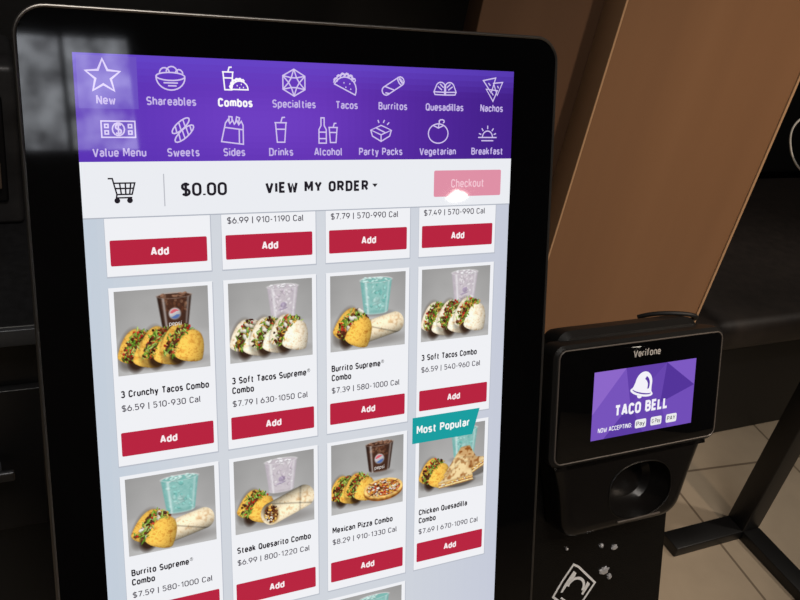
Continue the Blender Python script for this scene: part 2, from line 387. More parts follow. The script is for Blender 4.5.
icons = {
    'New': [star()],
    'Shareables': [arc(0, -.1, 1, .9, 0, 180, 14), cl(arc(0, -.15, 1, .28, 0, 360, 18)), arc(-.4, -.35, .35, .4, 180, 350, 7), arc(.1, -.4, .4, .45, 190, 360, 7), arc(.6, -.3, .28, .35, 190, 350, 6), [(-.5, .3), (.5, .3)], [(-.2, .5), (.4, .5)]],
    'Combos': cupic(-.5, -.1, .85) + tacoic(.35, .35, .62, 0),
    'Specialties': [cl([(math.cos(R(60 * i + 30)), math.sin(R(60 * i + 30))) for i in range(6)]), cl([(.42 * math.cos(R(60 * i)), .42 * math.sin(R(60 * i))) for i in range(6)])] + [[(.42 * math.cos(R(60 * i)), .42 * math.sin(R(60 * i))), (math.cos(R(60 * i + 30)), math.sin(R(60 * i + 30)))] for i in range(6)] + [[(.42 * math.cos(R(60 * i)), .42 * math.sin(R(60 * i))), (math.cos(R(60 * i - 30)), math.sin(R(60 * i - 30)))] for i in range(6)],
    'Tacos': tacoic(0, 0, .95, 25),
    'Burritos': burritoic(-32),
    'Quesadillas': [cl([(-1.05, .35)] + arc(-.42, -.02, .44, .42, 195, 330, 7) + [(-.05, .38)]), cl([(1.05, .35)] + arc(.42, -.02, .44, .42, 345, 210, 7) + [(.05, .38)]), [(-1.05, .35), (-.95, .58), (-.05, .6), (-.05, .38)], [(1.05, .35), (.95, .58), (.05, .6), (.05, .38)], [(-.7, -.1), (-.3, .2)], [(.7, -.1), (.3, .2)], [(-.5, -.3), (-.15, .0)], [(.5, -.3), (.15, .0)]],
    'Nachos': [cl([(-.9, -.7), (.3, -.95), (-.1, .3)]), cl([(.1, -.5), (1, -.6), (.5, .5)]), cl([(-.6, 0), (.5, .1), (.1, 1)]), [(-.4, -.5), (-.2, -.3)], [(.5, -.3), (.6, -.1)], [(0, .3), (.1, .5)]],
    'Value Menu': [cl([(-1, -.5), (1, -.5), (1, .5), (-1, .5)]), cl(arc(0, 0, .36, .4, 0, 360, 14)), cl([(-.8, -.3), (-.6, -.3), (-.6, -.1), (-.8, -.1)]), cl([(.8, .3), (.6, .3), (.6, .1), (.8, .1)]), cl([(-.8, .3), (-.6, .3), (-.6, .1), (-.8, .1)]), cl([(.8, -.3), (.6, -.3), (.6, -.1), (.8, -.1)])],
    'Sweets': [rotp(l, -42) for l in (cl(arc(.1, -.30, .80, .27, 0, 360, 16)), cl(arc(-.1, .28, .88, .29, 0, 360, 16)), [(-.45, -.12), (-.2, -.55)], [(-.1, -.05), (.15, -.55)], [(.3, -.05), (.5, -.48)], [(-.65, .45), (-.4, .02)], [(-.3, .55), (-.05, .02)], [(.05, .55), (.3, .04)], [(.4, .50), (.6, .1)])],
    'Sides': [rotp(l, 7) for l in (cl([(-.66, -.45), (-.50, -.72), (-.33, -.45), (-.16, -.72), (0, -.45), (.17, -.72), (.33, -.45), (.5, -.72), (.66, -.45), (.82, .95), (-.82, .95)]), [(-.70, -.12), (.70, -.12)], [(.40, -.12), (.52, .95)], [(-.4, -.60), (-.45, -.95), (-.22, -.95), (-.2, -.7)], [(.08, -.6), (.12, -1.0), (.34, -.95), (.3, -.5)])],
    'Drinks': cupic(0, 0, .98),
    'Alcohol': cupic(.42, .2, .78) + [cl([(-.75, .95), (-.75, -.1), (-.58, -.4), (-.58, -1), (-.32, -1), (-.32, -.4), (-.15, -.1), (-.15, .95)]), [(-.75, .1), (-.15, .1)], [(-.75, .6), (-.15, .6)]],
    'Party Packs': [cl([(-.95, -.1), (0, -.5), (.95, -.1), (0, .3)]), [(-.95, -.1), (-.8, .4), (0, .85), (.8, .4), (.95, -.1)], [(0, .3), (0, .85)], [(-.5, -.3), (.4, .12)], [(-.2, -.7), (-.3, -.95)], [(.2, -.7), (.3, -.95)], [(.55, -.55), (.75, -.75)]],
    'Vegetarian': [cl(arc(0, .15, .92, .8, 0, 360, 22)), [(-.45, -.5), (0, -.3), (.45, -.5)], [(0, -.3), (.1, -.95)], arc(.3, -.85, .25, .15, 150, 420, 6)],
    'Breakfast': [arc(0, .5, .55, .6, 180, 360, 12), [(-1, .5), (1, .5)], [(-.65, .8), (.65, .8)]] + [[(.72 * math.cos(R(a)), .5 + .78 * math.sin(R(a))), (.98 * math.cos(R(a)), .5 + 1.1 * math.sin(R(a)))] for a in (200, 230, 270, 310, 340)],
}
row1 = [('New', .0566), ('Shareables', .1828), ('Combos', .3138), ('Specialties', .4424), ('Tacos', .565), ('Burritos', .6774), ('Quesadillas', .8115), ('Nachos', .9402)]
row2 = [('Value Menu', .077), ('Sweets', .2026), ('Sides', .3086), ('Drinks', .4114), ('Alcohol', .5197), ('Party Packs', .6482), ('Vegetarian', .7956), ('Breakfast', .9307)]
klab = .099 / nat('Shareables', .15)
for row, bi, bl in ((row1, .043, .0875), (row2, .1435, .189)):
    for nm, a in row:
        f = Flat(); on = nm == 'Combos'
        col = (255, 253, 255) if on else (212, 197, 240)
        s_ = {'New': .0335, 'Value Menu': .032, 'Burritos': .029, 'Party Packs': .027, 'Breakfast': .026, 'Quesadillas': .028}.get(nm, .0285)
        a_i = a - .003 if nm == 'New' else a
        if nm == 'New': f.rect(.006, .004, .118, .104, (108, 80, 194), 2)  # lighter patch paints the window's reflection behind the New icon
        for l in icons[nm]: f.stroke([(a_i + s_ * p[0], bi + s_ * p[1] * .98) for p in l], .0028 if nm != 'New' else .0042, col, 3)
        if nm == 'Value Menu': f.text('$', a, bi, .026, col, 4, kx=.026, wt=.13)
        f.text(nm, a, bl, .0200, col if on else (200, 183, 234), 3, kx=klab * (1.02 if on else 1), wt=.19 if on else .15)
        f.build('category_icon', LCDX, display)

# order bar
ob = Flat()
ob.rect(0, .207, 1, .317, (238, 240, 245), 6)
ob.rect(0, .317, 1, .3195, (178, 183, 194), 6)
ob.rect(.159, .232, .1612, .298, (188, 190, 198), 7)
DK = (34, 30, 38)
for l in ([(-1.1, -.85), (-.75, -.85), (-.45, .35), (.75, .35), (1, -.5), (-.65, -.5)], [(-.6, -.1), (.87, -.1)], [(-.2, -.5), (-.1, .35)], [(.25, -.5), (.25, .35)], [(.68, -.5), (.55, .35)], [(-.45, .35), (-.5, .6), (.75, .6)]):
    ob.stroke([(.078 + .0245 * p[0], .2625 + .0265 * p[1]) for p in l], .0030, DK, 8)
ob.ell(.067, .284, .0056, .0056, DK, 8); ob.ell(.0915, .284, .0056, .0056, DK, 8)
ob.text('$0.00', .242, .265, .0325, DK, 8, width=.096, wt=.155)
ob.text('VIEW MY ORDER', .495, .265, .0265, DK, 8, width=.242, wt=.20, sp=.17)
ob.poly([(.626, .261), (.640, .261), (.633, .269)], DK, 8)
ob.rrect(.786, .2335, .972, .2955, .004, (226, 146, 168), 8)
ob.text('Checkout', .8776, .2645, .0245, (247, 200, 213), 9, width=.090, wt=.13)
ob.build('order_bar', LCD, display)

# ------------------------------------------------------------------ food pictures shown on the cards (pixel grids)
NX, NY, PH = 136, 127, .935
GX, GY = np.meshgrid(np.linspace(0, 1, NX), np.linspace(0, PH, NY))
def arr(c): return np.array(c, float)
def vnoise(f, shape=(NY, NX)):
    g = RNG.random((f + 2, f + 2)); y = np.linspace(0, f, shape[0]); x = np.linspace(0, f, shape[1])
    yi, xi = y.astype(int), x.astype(int); ty, tx = (y - yi)[:, None], (x - xi)[None]
    a, b = g[yi][:, xi], g[yi][:, xi + 1]; c, d = g[yi + 1][:, xi], g[yi + 1][:, xi + 1]
    return (a * (1 - tx) + b * tx) * (1 - ty) + (c * (1 - tx) + d * tx) * ty
FINE, MIDN, SOFTN = vnoise(90), vnoise(34), vnoise(9)
def put(img, a, col, sl=None):
    a = np.clip(a, 0, 1)[..., None]
    if sl is None: img[:] = img * (1 - a) + col * a
    else: img[sl] = img[sl] * (1 - a) + col * a
def local(x, y, rot, sl=None):
    X = GX if sl is None else GX[sl]; Y = GY if sl is None else GY[sl]
    c, s_ = math.cos(R(rot)), math.sin(R(rot)); ddx, ddy = X - x, Y - y
    return ddx * c + ddy * s_, -ddx * s_ + ddy * c
def win(x, y, r):
    x0, x1 = int(max(0, (x - r) * (NX - 1))), int(min(NX, (x + r) * (NX - 1) + 2)); y0, y1 = int(max(0, (y - r) / PH * (NY - 1))), int(min(NY, (y + r) / PH * (NY - 1) + 2))
    return (slice(y0, max(y0, y1)), slice(x0, max(x0, x1)))
def blob(img, x, y, rx, ry, rot, col, gloss=.5, op=1.0):
    sl = win(x, y, max(rx, ry) * 1.2)
    if GX[sl].size == 0: return
    u, v = local(x, y, rot, sl); u, v = u / rx, v / ry; r2 = u * u + v * v
    sh = .74 + .42 * gloss * (np.sqrt(np.clip(1 - r2, 0, 1)) - .4) - .22 * (v + u * .5)
    put(img, np.clip((1 - r2) * 2.2, 0, 1) * op, np.clip(arr(col) * sh[..., None], 0, 255), sl)
def inner(pts):            # signed inside distance of a convex polygon
    d = None; n = len(pts); area = sum(pts[i - 1][0] * pts[i][1] - pts[i][0] * pts[i - 1][1] for i in range(n)); sg = 1 if area > 0 else -1
    for i in range(n):
        (x0, y0), (x1, y1) = pts[i - 1], pts[i]; L = math.hypot(x1 - x0, y1 - y0)
        e = sg * ((x1 - x0) * (GY - y0) - (y1 - y0) * (GX - x0)) / L
        d = e if d is None else np.minimum(d, e)
    return d
AA = NX * .75
def jit(c, a=16):
    k = random.randint(-a, a); return [max(0, min(255, v + k)) for v in c]
LET = [(160, 200, 76), (126, 174, 52), (96, 146, 40), (190, 218, 116)]
MEAT = [(96, 48, 28), (74, 36, 22), (122, 64, 36)]
CHD = [(240, 176, 64), (248, 200, 96)]
TOM = [(206, 62, 40), (186, 44, 32)]
CRM = [(246, 240, 226), (236, 226, 206)]
def shadow(img, x, y, rx, ry, k=.42):
    u, v = (GX - x) / rx, (GY - y) / ry; put(img, k * np.clip(1.25 - (u * u + v * v), 0, 1) ** 1.3, arr((96, 90, 86)))
def taco(img, x, y, s, rot=14, soft=False, cream=False, rx=.54, ry=1.18):
    """a folded shell standing on its fold at x, y, its open side turned left"""
    lx, ly = local(x, y, rot); lx, ly = lx / s, ly / s
    base = arr((236, 188, 84)) if not soft else arr((246, 234, 210))
    toast = arr((180, 112, 36)) if not soft else arr((190, 150, 104))
    def shell(ox, oy, sx, sy, dark):
        u = (lx - ox) / sx; v = (ly - oy) / sy; vv = np.where(v < 0, v, v / .20); r2 = np.abs(u) ** 2.15 + np.abs(vv) ** 2.15
        d = (1 - np.sqrt(r2)) * s * min(sx, sy)
        z = np.sqrt(np.clip(1 - r2, 0, 1))
        lam = .78 + .27 * z - .20 * u - .08 * vv
        lam = np.clip(lam, .35, 1.14) * dark
        q_ = 1.0 if not soft else .7
        t = np.clip((FINE - .62) * 2.2 * q_, 0, .42) + np.clip((MIDN - .60) * 1.7 * q_, 0, .45) + np.clip(.24 - z, 0, .26)
        c = (base * (1 - t[..., None]) + toast * t[..., None]) * lam[..., None]
        put(img, d * AA + .5, np.clip(c, 0, 255))
    c, s_ = math.cos(R(rot)), math.sin(R(rot))
    def at(px, py): return x + s * (px * c - py * s_), y + s * (px * s_ + py * c)
    q = at(-.45, -.35); blob(img, q[0], q[1], s * .5, s * .95, rot, (70, 50, 30), .2, .40)
    shell(-.34, -.02, rx * .97, ry * .98, .95)
    q = at(-.12, -.30); blob(img, q[0], q[1], s * .46, s * .90, rot, (70, 40, 22), .3, .9)
    n = 240
    for i in range(n):
        t = R(random.uniform(172, 350)); k = i / n; rr_ = math.sqrt(random.uniform(.40, 1.06))
        px = -.27 + .42 * k + rx * .88 * rr_ * math.cos(t); py = -.04 + .06 * k + ry * .96 * rr_ * math.sin(t)
        bx, by = at(px, py); z = random.random()
        if z < .46: blob(img, bx, by, s * random.uniform(.08, .16), s * .033, rot + random.uniform(40, 150), jit(random.choice(LET)), .7)
        elif z < .74: blob(img, bx, by, s * random.uniform(.06, .11), s * random.uniform(.05, .08), random.uniform(0, 180), jit(random.choice(MEAT)), 1)
        elif z < .87: blob(img, bx, by, s * random.uniform(.08, .14), s * .03, random.uniform(0, 180), jit(random.choice(CHD)), .5)
        elif z < .95 or not cream: blob(img, bx, by, s * .065, s * .055, random.uniform(0, 90), jit(random.choice(TOM)), 1)
        else: blob(img, bx, by, s * .15, s * .09, random.uniform(0, 90), random.choice(CRM), .7)
    if cream:
        for i in range(4):
            bx, by = at(-.15 + random.uniform(-.2, .2), random.uniform(-1.0, -.2)); blob(img, bx, by, s * .14, s * .08, random.uniform(0, 90), random.choice(CRM), .8)
    shell(.28, .05, rx * 1.02, ry * .91, 1.03)
    for i in range(10):               # a few shreds hanging over the front shell's rim
        t = R(random.uniform(185, 262)); k = random.uniform(.94, 1.06)
        bx, by = at(.28 + rx * 1.02 * k * math.cos(t), .05 + ry * .91 * k * math.sin(t))
        blob(img, bx, by, s * random.uniform(.06, .12), s * .03, rot + random.uniform(20, 160), jit(random.choice(LET + CHD)), .7)
def burrito(img, x, y, L, r, rot, cut=False):
    lx, ly = local(x, y, rot); q = np.clip(np.abs(lx) - L, 0, None); d = r - np.sqrt((q * 1.15) ** 2 + ly ** 2)
    v = ly / r; z = np.sqrt(np.clip(1 - v * v, 0, 1)); lam = np.clip(.58 + .50 * z - .22 * v - .12 * np.clip(np.abs(lx) / L - .7, 0, 1), .35, 1.15)
    t = np.clip((MIDN - .56) * 2.0, 0, .6) * np.clip(1 - np.abs(v + .1), 0, 1) + np.clip((FINE - .68) * 1.6, 0, .3)
    c = (arr((242, 226, 194)) * (1 - t[..., None]) + arr((184, 136, 86)) * t[..., None])
    seam = np.exp(-((ly - lx * .55 - r * .15) / (r * .08)) ** 2) * .30 + np.exp(-((lx + L * .75 + ly * .4) / (r * .10)) ** 2) * .22
    put(img, d * AA + .5, np.clip(c * (lam * (1 - seam))[..., None], 0, 255))
    if cut:
        ex, ey = x + L * math.cos(R(rot)), y + L * math.sin(R(rot))
        blob(img, ex, ey, r * .72, r * 1.03, rot, (234, 208, 160), .3); blob(img, ex, ey, r * .58, r * .88, rot, (150, 94, 46), .3)
        for i in range(70):
            a_, k = random.random() * 6.28, math.sqrt(random.random()) * .78
            blob(img, ex + r * k * .7 * math.cos(a_), ey + r * k * math.sin(a_), r * .13, r * .08, random.uniform(0, 180), jit(random.choice(CHD + CRM + MEAT + [(220, 170, 90), (226, 184, 110)])), 1)
def cup(img, x, y, h, kind):
    hw = lambda Y: h * (.51 - .13 * np.clip((Y - y) / h + .5, 0, 1))
    u = (GX - x) / hw(GY); yb = y + h * .44 + h * .09 * np.sqrt(np.clip(1 - np.abs(u) ** 3, 0, 1)); yt = y - h * .5
    d = np.minimum(np.minimum((1 - np.abs(u)) * h * .45, yb - GY), GY - yt)
    tint, deep = {'cola': ((74, 42, 28), (36, 20, 13)), 'teal': ((136, 210, 201), (92, 180, 172)), 'pink': ((224, 212, 221), (196, 182, 196))}[kind]
    f = np.clip((GY - yt) / h, 0, 1); n = MIDN * .6 + FINE * .4
    t = np.clip(.10 + .8 * np.abs(u) ** 2.6 + (n - .5) * (1.3 if kind != 'cola' else .9) * (1 - f * (.9 if kind == 'cola' else .2)), 0, 1)
    c = arr(tint) * (1 - t[..., None]) + arr(deep) * t[..., None]
    inside = np.clip(d * AA * .6 + .4, 0, 1)
    put(img, inside * (.95 if kind == 'cola' else .68), c)
    for i in range(34):
        yy = random.uniform(-.46, .0 if kind == 'cola' else .40) * h; xx = random.uniform(-.8, .8) * h * .42
        cc = {'cola': random.choice([(128, 82, 56), (96, 56, 38), (160, 120, 94)]), 'teal': random.choice([(206, 242, 236), (156, 222, 213), (106, 188, 179)]), 'pink': random.choice([(250, 246, 248), (208, 194, 207), (238, 228, 236)])}[kind]
        blob(img, x + xx, y + yy, h * random.uniform(.04, .09), h * random.uniform(.03, .06), random.uniform(0, 180), cc, 1, .50)
    put(img, inside * np.exp(-((u + .66) / .09) ** 2) * .5, arr((255, 255, 255)))
    put(img, inside * np.exp(-((u - .82) / .08) ** 2) * .35, arr((255, 255, 255)))
    put(img, inside * np.exp(-((GY - yb) / (h * .035)) ** 2) * .35, arr((255, 255, 255)))
    e = 1 - np.sqrt(((GX - x) / (h * .525)) ** 2 + ((GY - yt) / (h * .095)) ** 2)
    put(img, np.clip(e * h * .09 * AA * 2 + .5, 0, 1) * .70, arr((228, 226, 226)) if kind != 'cola' else arr((178, 158, 146)))
    e2 = 1 - np.sqrt(((GX - x) / (h * .48)) ** 2 + ((GY - yt - h * .008) / (h * .072)) ** 2)
    put(img, np.clip(e2 * h * .07 * AA * 2 + .5, 0, 1) * .9, arr(tint) * .88)
    for i in range(16):
        blob(img, x + random.uniform(-.4, .4) * h, yt + random.uniform(-.06, .045) * h, h * .075, h * .035, random.uniform(-30, 30), {'cola': (156, 114, 90), 'teal': (212, 244, 238), 'pink': (250, 246, 250)}[kind], 1, .75)
    if kind == 'cola':
        ey = y + h * .06
        blob(img, x, ey, h * .20, h * .20, 0, (250, 248, 250), .15)
        a = np.sqrt((GX - x) ** 2 + (GY - ey) ** 2); w_ = (GY - ey) + h * .035 * np.sin((GX - x) / h * 14)
        put(img, np.clip((h * .145 - a) * AA + .5, 0, 1) * (w_ < -h * .050) * .8, arr((212, 74, 86))); put(img, np.clip((h * .145 - a) * AA + .5, 0, 1) * (w_ > h * .050) * .8, arr((70, 104, 178)))
    else:
        cc = (150, 120, 180) if kind == 'pink' else (226, 248, 244)
        blob(img, x + h * .02, y + h * .10, h * .12, h * .10, -14, cc, .2, .40); blob(img, x, y + h * .22, h * .18, h * .03, -14, cc, .2, .40)
def pizza(img, x, y, r):
    for oy, c, k in ((.16, (140, 84, 34), 1), (.06, (206, 150, 70), 1), (0, (236, 196, 118), 1)):
        e = 1 - np.sqrt(((GX - x) / r) ** 2 + ((GY - y - oy * r) / (r * .48)) ** 2); put(img, e * r * .6 * AA + .5, arr(c) * (.8 + .4 * MIDN)[..., None])
    e = 1 - np.sqrt(((GX - x) / (r * .86)) ** 2 + ((GY - y) / (r * .40)) ** 2); put(img, e * r * .5 * AA + .5, arr((196, 112, 60)) * (.75 + .5 * FINE)[..., None])
    for i in range(190):
        t, k = random.random() * 6.28, math.sqrt(random.random()) * .82
        blob(img, x + r * k * math.cos(t), y + r * .46 * k * math.sin(t), r * random.uniform(.05, .10), r * random.uniform(.025, .045), random.uniform(-40, 40), jit(random.choice(CHD + CHD + CRM + CRM + MEAT + TOM + [(236, 206, 140)])), 1)
    e = 1 - np.sqrt(((GX - x) / r) ** 2 + ((GY - y) / (r * .48)) ** 2)
    for k in (.42, -.42):             # the cuts between the slices
        put(img, np.exp(-(((GY - y) - k * (GX - x)) / (r * .026)) ** 2) * (e > 0) * .8, arr((96, 46, 22)))
def quesadilla(img, x, y, s):
    """flat grilled wedges leaning on one another, cut edges to the front"""
    for ox, oy, rt, fl in ((-.02, -.34, -24, 1), (.36, -.10, 22, -1), (-.16, .22, -8, 1)):
        def T(pts): return [(x + s * (ox + q[0] * fl), y + s * (oy + q[1])) for q in rotp(pts, rt)]
        q = T([(.0, .26)])[0]; blob(img, q[0], q[1] + s * .06, s * .85, s * .26, 0, (60, 44, 30), .1, .5)
        for off, c in ((.24, (176, 122, 66)), (.20, (248, 226, 160)), (.14, (168, 98, 50)), (.09, (246, 212, 132)), (.05, (206, 154, 90))):
            sd = inner(T([(-.92, .10 + off), (-.92, .05 + off), (.62, .16 + off * .95), (.66, .21 + off * .95)])); put(img, np.clip(sd * AA + .9, 0, 1), arr(c) * (.85 + .3 * FINE)[..., None])
        for i in range(16):
            q = T([(random.uniform(-.8, .55), random.uniform(.20, .30))])[0]; blob(img, q[0], q[1], s * .06, s * .03, 0, jit(random.choice(CRM + CHD + [(206, 160, 110)])), 1, .9)
        top = inner(T([(-.94, .13), (.22, -.56), (.60, -.42), (.68, .23)]))
        lx, ly = local(x + s * ox, y + s * oy, rt * fl if fl > 0 else -rt)
        t = np.clip((MIDN - .50) * 2.2, 0, .7) + np.clip((SOFTN - .50) * 1.6, 0, .45)
        edge = np.clip(1 - top / s * 12, 0, 1) * .16
        c = (arr((238, 212, 160)) * (1 - t[..., None]) + arr((156, 100, 50)) * t[..., None]) * (1.04 - edge)[..., None]
        put(img, top * AA + .5, np.clip(c, 0, 255))
def make_pic(kind):
    img = np.empty((NY, NX, 3)); g = GY / PH; wall = 166 + 26 * g + 5 * (SOFTN - .5); tbl_ = 190 + 16 * (g - .5); t = np.clip((g - .50) * 14, 0, 1)
    vg = 1 - .14 * ((GX - .5) ** 2) * 2
    for k, o_ in enumerate((0, -1, -2)): img[..., k] = (wall * (1 - t) + tbl_ * t + o_) * vg
    if kind == 'three_crunchy':
        shadow(img, .64, .50, .22, .05); cup(img, .63, .27, .37, 'cola'); shadow(img, .50, .83, .52, .09)
        for q in ((.24, .775), (.46, .765), (.69, .755)): taco(img, *q, .285)
    elif kind == 'three_soft_supreme':
        shadow(img, .66, .48, .22, .05); cup(img, .64, .26, .37, 'pink'); shadow(img, .50, .83, .52, .09)
        for q in ((.23, .775), (.46, .765), (.70, .755)): taco(img, *q, .28, soft=True, cream=True)
    elif kind == 'three_soft':
        shadow(img, .66, .48, .22, .05); cup(img, .62, .26, .38, 'pink'); shadow(img, .50, .83, .52, .09)
        for q in ((.23, .775), (.46, .765), (.70, .755)): taco(img, *q, .285, soft=True)
    elif kind == 'burrito':
        shadow(img, .62, .50, .24, .05); cup(img, .60, .29, .42, 'teal'); shadow(img, .54, .83, .52, .10)
        burrito(img, .66, .68, .21, .135, -13); taco(img, .27, .78, .30, 24, cream=True)
    elif kind == 'quesarito':
        shadow(img, .60, .50, .24, .05); cup(img, .58, .28, .40, 'pink'); shadow(img, .54, .83, .52, .10)
        taco(img, .24, .73, .27, 22); burrito(img, .66, .67, .225, .15, 160, cut=True)
    elif kind == 'pizza':
        shadow(img, .66, .48, .22, .05); cup(img, .66, .26, .38, 'cola'); shadow(img, .54, .80, .52, .10)
        taco(img, .18, .735, .25, 14); taco(img, .38, .73, .25, 14); pizza(img, .72, .69, .275)
    elif kind == 'quesadilla':
        shadow(img, .66, .48, .22, .05); cup(img, .68, .27, .40, 'teal'); shadow(img, .54, .82, .52, .10)
        taco(img, .22, .74, .27, 20); quesadilla(img, .65, .63, .33)
    return np.clip(img, 0, 255)
IDX = np.arange(NX * NY).reshape(NY, NX)
QUADS = np.stack([IDX[:-1, :-1], IDX[:-1, 1:], IDX[1:, 1:], IDX[1:, :-1]], -1).reshape(-1, 4).tolist()
def picture(kind, a0, b0, w, layer, parent):
    img = make_pic(kind) / 255; rgb = np.where(img <= .04045, img / 12.92, ((img + .055) / 1.055) ** 2.4)
    V = np.stack([(a0 + GX * w) * W, np.full_like(GX, -layer * LS), -(b0 + GY * w) * W], -1).reshape(-1, 3)
    me = bpy.data.meshes.new('menu_picture'); me.from_pydata(V.tolist(), [], QUADS)
    at = me.color_attributes.new('Col', 'FLOAT_COLOR', 'POINT')
    at.data.foreach_set('color', np.concatenate([rgb.reshape(-1, 3), np.ones((NX * NY, 1))], 1).astype(np.float32).ravel())
    return link('menu_picture', me, LCDX, parent, smooth=False)

cards = [
    [(None, None, None, 0), (None, None, '$6.99 | 910-1190 Cal', 1), (None, None, '$7.79 | 570-990 Cal', 1), (None, None, '$7.49 | 570-990 Cal', 1)],
    [('three_crunchy', ['3 Crunchy Tacos Combo'], '$6.59 | 510-930 Cal', 0), ('three_soft_supreme', ['3 Soft Tacos Supreme®', 'Combo'], '$7.79 | 630-1050 Cal', 1),
     ('burrito', ['Burrito Supreme®', 'Combo'], '$7.39 | 580-1000 Cal', 1), ('three_soft', ['3 Soft Tacos Combo'], '$6.59 | 540-960 Cal', 0)],
    [('burrito', ['Burrito Supreme®', 'Combo'], '$7.59 | 580-1000 Cal', 1), ('quesarito', ['Steak Quesarito Combo'], '$6.99 | 800-1220 Cal', 0),
     ('pizza', ['Mexican Pizza Combo'], '$8.29 | 910-1330 Cal', 0), ('quesadilla', ['Chicken Quesadilla', 'Combo'], '$7.69 | 670-1090 Cal', 1)],
    [('three_crunchy', None, None, 0), ('three_soft', None, None, 0), ('burrito', None, None, 0)],
]
CW, CH = .2125, .387
ktit = .183 / nat('3 Crunchy Tacos Combo', .165); kpri = .163 / nat('$6.59 | 510-930 Cal', .105)
for r_, row in enumerate(cards):
    top = .4615 + .4105 * (r_ - 1)
    for c_, (kind, title, price, two) in enumerate(row):
        a0 = .0395 + .2365 * c_
        f = Flat(); y0 = max(top, .30)
        f.rect(a0 - .001, y0 + .002, a0 + CW + .002, top + CH + .003, (186, 191, 202), 1)
        f.rect(a0, y0, a0 + CW, top + CH, (243, 244, 248), 1.5)
        if kind:
            picture(kind, a0 + .010, top + .008, CW - .020, 2.5, display)
            if kind in ('three_crunchy', 'pizza'):
                cx_, cy_ = (.63, .27 + .130) if kind == 'three_crunchy' else (.66, .26 + .135)
                f.text('pepsi', a0 + .010 + cx_ * .1925, top + .008 + cy_ * .1925, .0115, (222, 214, 208), 4, width=.026, wt=.10)
        if title:
            for k, t in enumerate(title): f.text(t, a0 + .0125, top + .2285 + .0225 * k, .0182, (34, 28, 36), 2, kx=ktit, align='L', wt=.175)
        if price: f.text(price, a0 + .0125, top + .2595 + .0225 * two, .0174, (80, 76, 86), 2, kx=kpri, align='L', wt=.115)
        bc = top + .3395
        f.rrect(a0 + .008, bc - .0265, a0 + CW - .008, bc + .0265, .003, (186, 36, 64), 2)
        f.text('Add', a0 + CW / 2, bc, .0192, (254, 242, 245), 3, kx=.0200, wt=.18)
        if kind == 'quesadilla':
            f.poly([(a0 - .010, top - .030), (a0 + .184, top - .030), (a0 + .164, top + .0385), (a0 - .010, top + .0385)], (26, 160, 162), 6)
            f.text('Most Popular', a0 + .078, top + .004, .0250, (250, 252, 252), 7, width=.152, wt=.16)
        f.build('menu_card', LCDX, display)

# side mount for the payment terminal, a part of the kiosk
A = lambda a, b: (a * W, -b * W)
mount = round_poly([A(1.150, .82), A(1.150, 1.95), A(1.690, 1.95), A(1.700, .82)], .012)
link('terminal_mount', prism(mount, [(0.075, 0.006), (0.068, 0), (0.037, 0), (0.031, 0.004)]), GLOSSPL, kiosk, KL, ROT)
link('mount_arm', box(1.05 * W, 1.2 * W, 0.034, 0.06, -1.6 * W, -0.9 * W, 0.004), PLASTIC, kiosk, KL, ROT)
st = Flat()
def sp_(p): return (1.338 + .078 * p[0], 1.500 + .082 * p[1])
def strk(pts, w): st.stroke([sp_(p) for p in pts], w, (235, 235, 235), 0)
strk(cl([(-.10, -1), (.15, -.85), (1, -.02), (.1, 1), (-1, .10), (-.6, -.45)]), .007)
st.poly([sp_(p) for p in ((-.48, -.30), (-.08, -.74), (.06, -.62), (-.04, -.44), (-.30, -.28), (-.56, .02), (-.66, .0))], (235, 235, 235), 0)
strk(arc(.06, -.05, .40, .36, 200, 395, 12), .009); strk([(-.62, .22), (-.05, .70), (.10, .66)], .006)
st.poly([sp_(p) for p in ((.62, -.16), (.76, -.02), (.44, .36), (.36, .30))], (235, 235, 235), 0)
me = bpy.data.meshes.new('s'); me.from_pydata([(v[0], 0.0307, v[2]) for v in st.v], [], st.f)
o = link('printed_sticker', me, WHITEPR, kiosk, KL, ROT, smooth=False); o['label'] = 'white diamond line sticker'
for a, b, r, q_ in ((1.432, 1.378, .0028, 1), (1.482, 1.395, .0034, 1.3), (1.448, 1.466, .0050, 1.5), (1.470, 1.490, .0040, .8), (1.30, 1.36, .0018, 1)):  # irregular bright beads, glints on the mount built as shapes
    bm = bmesh.new(); prof = [(r, 0.0315), (r, 0.0302), (r * .8, 0.0290), (r * .35, 0.0284)]
    loft(bm, [[(a * W + q * q_ * (1 + .22 * math.sin(3 * i + a * 90)) * math.cos(2 * PI * i / 16), y, -b * W + q * (1 + .22 * math.sin(3 * i + a * 90)) * math.sin(2 * PI * i / 16)) for i in range(16)] for q, y in prof])
    link('glint_bead', bm_mesh(bm), CHROME, kiosk, KL, ROT)['label'] = 'bright metal bead shaped as a glint'

# ------------------------------------------------------------------ payment terminal
RX = Matrix.Rotation(-TH, 3, 'X')
tb = S0 + RX @ Vector((1.47 * W, 0.028, -1.27 * W))
term = empty('payment_terminal', tb, 'black card payment terminal with small purple screen mounted right of the kiosk', 'card terminal')
TL = S0 - tb + RX @ Vector((-0.0068, 0.0, 0.0026))
head = rr(1.166 * W, 1.778 * W, -1.054 * W, -.706 * W, .036 * W, 7)
link('head_shell', prism(head, [(0.029, 0.010), (0.020, 0.002), (0.004, 0.0), (-0.006, 0.0), (-0.0095, 0.003)]), PLASTIC, term, TL, ROT)
ih = inset(head, 0.0042)
link('bezel_rim', prism(ih, [(-0.0088, 0), (-0.0102, 0.0003), (-0.0106, 0.0010), (-0.0102, 0.0017), (-0.0088, 0.0019)], closed=True), GREYPL, term, TL, ROT)
link('bezel_glass', prism(inset(head, 0.0058), [(-0.0085, 0), (-0.0098, 0), (-0.0100, 0.0004)]), BLACKGLASS, term, TL, ROT)
rear = rr(1.22 * W, 1.735 * W, -.80 * W, -.686 * W, .045 * W, 7)
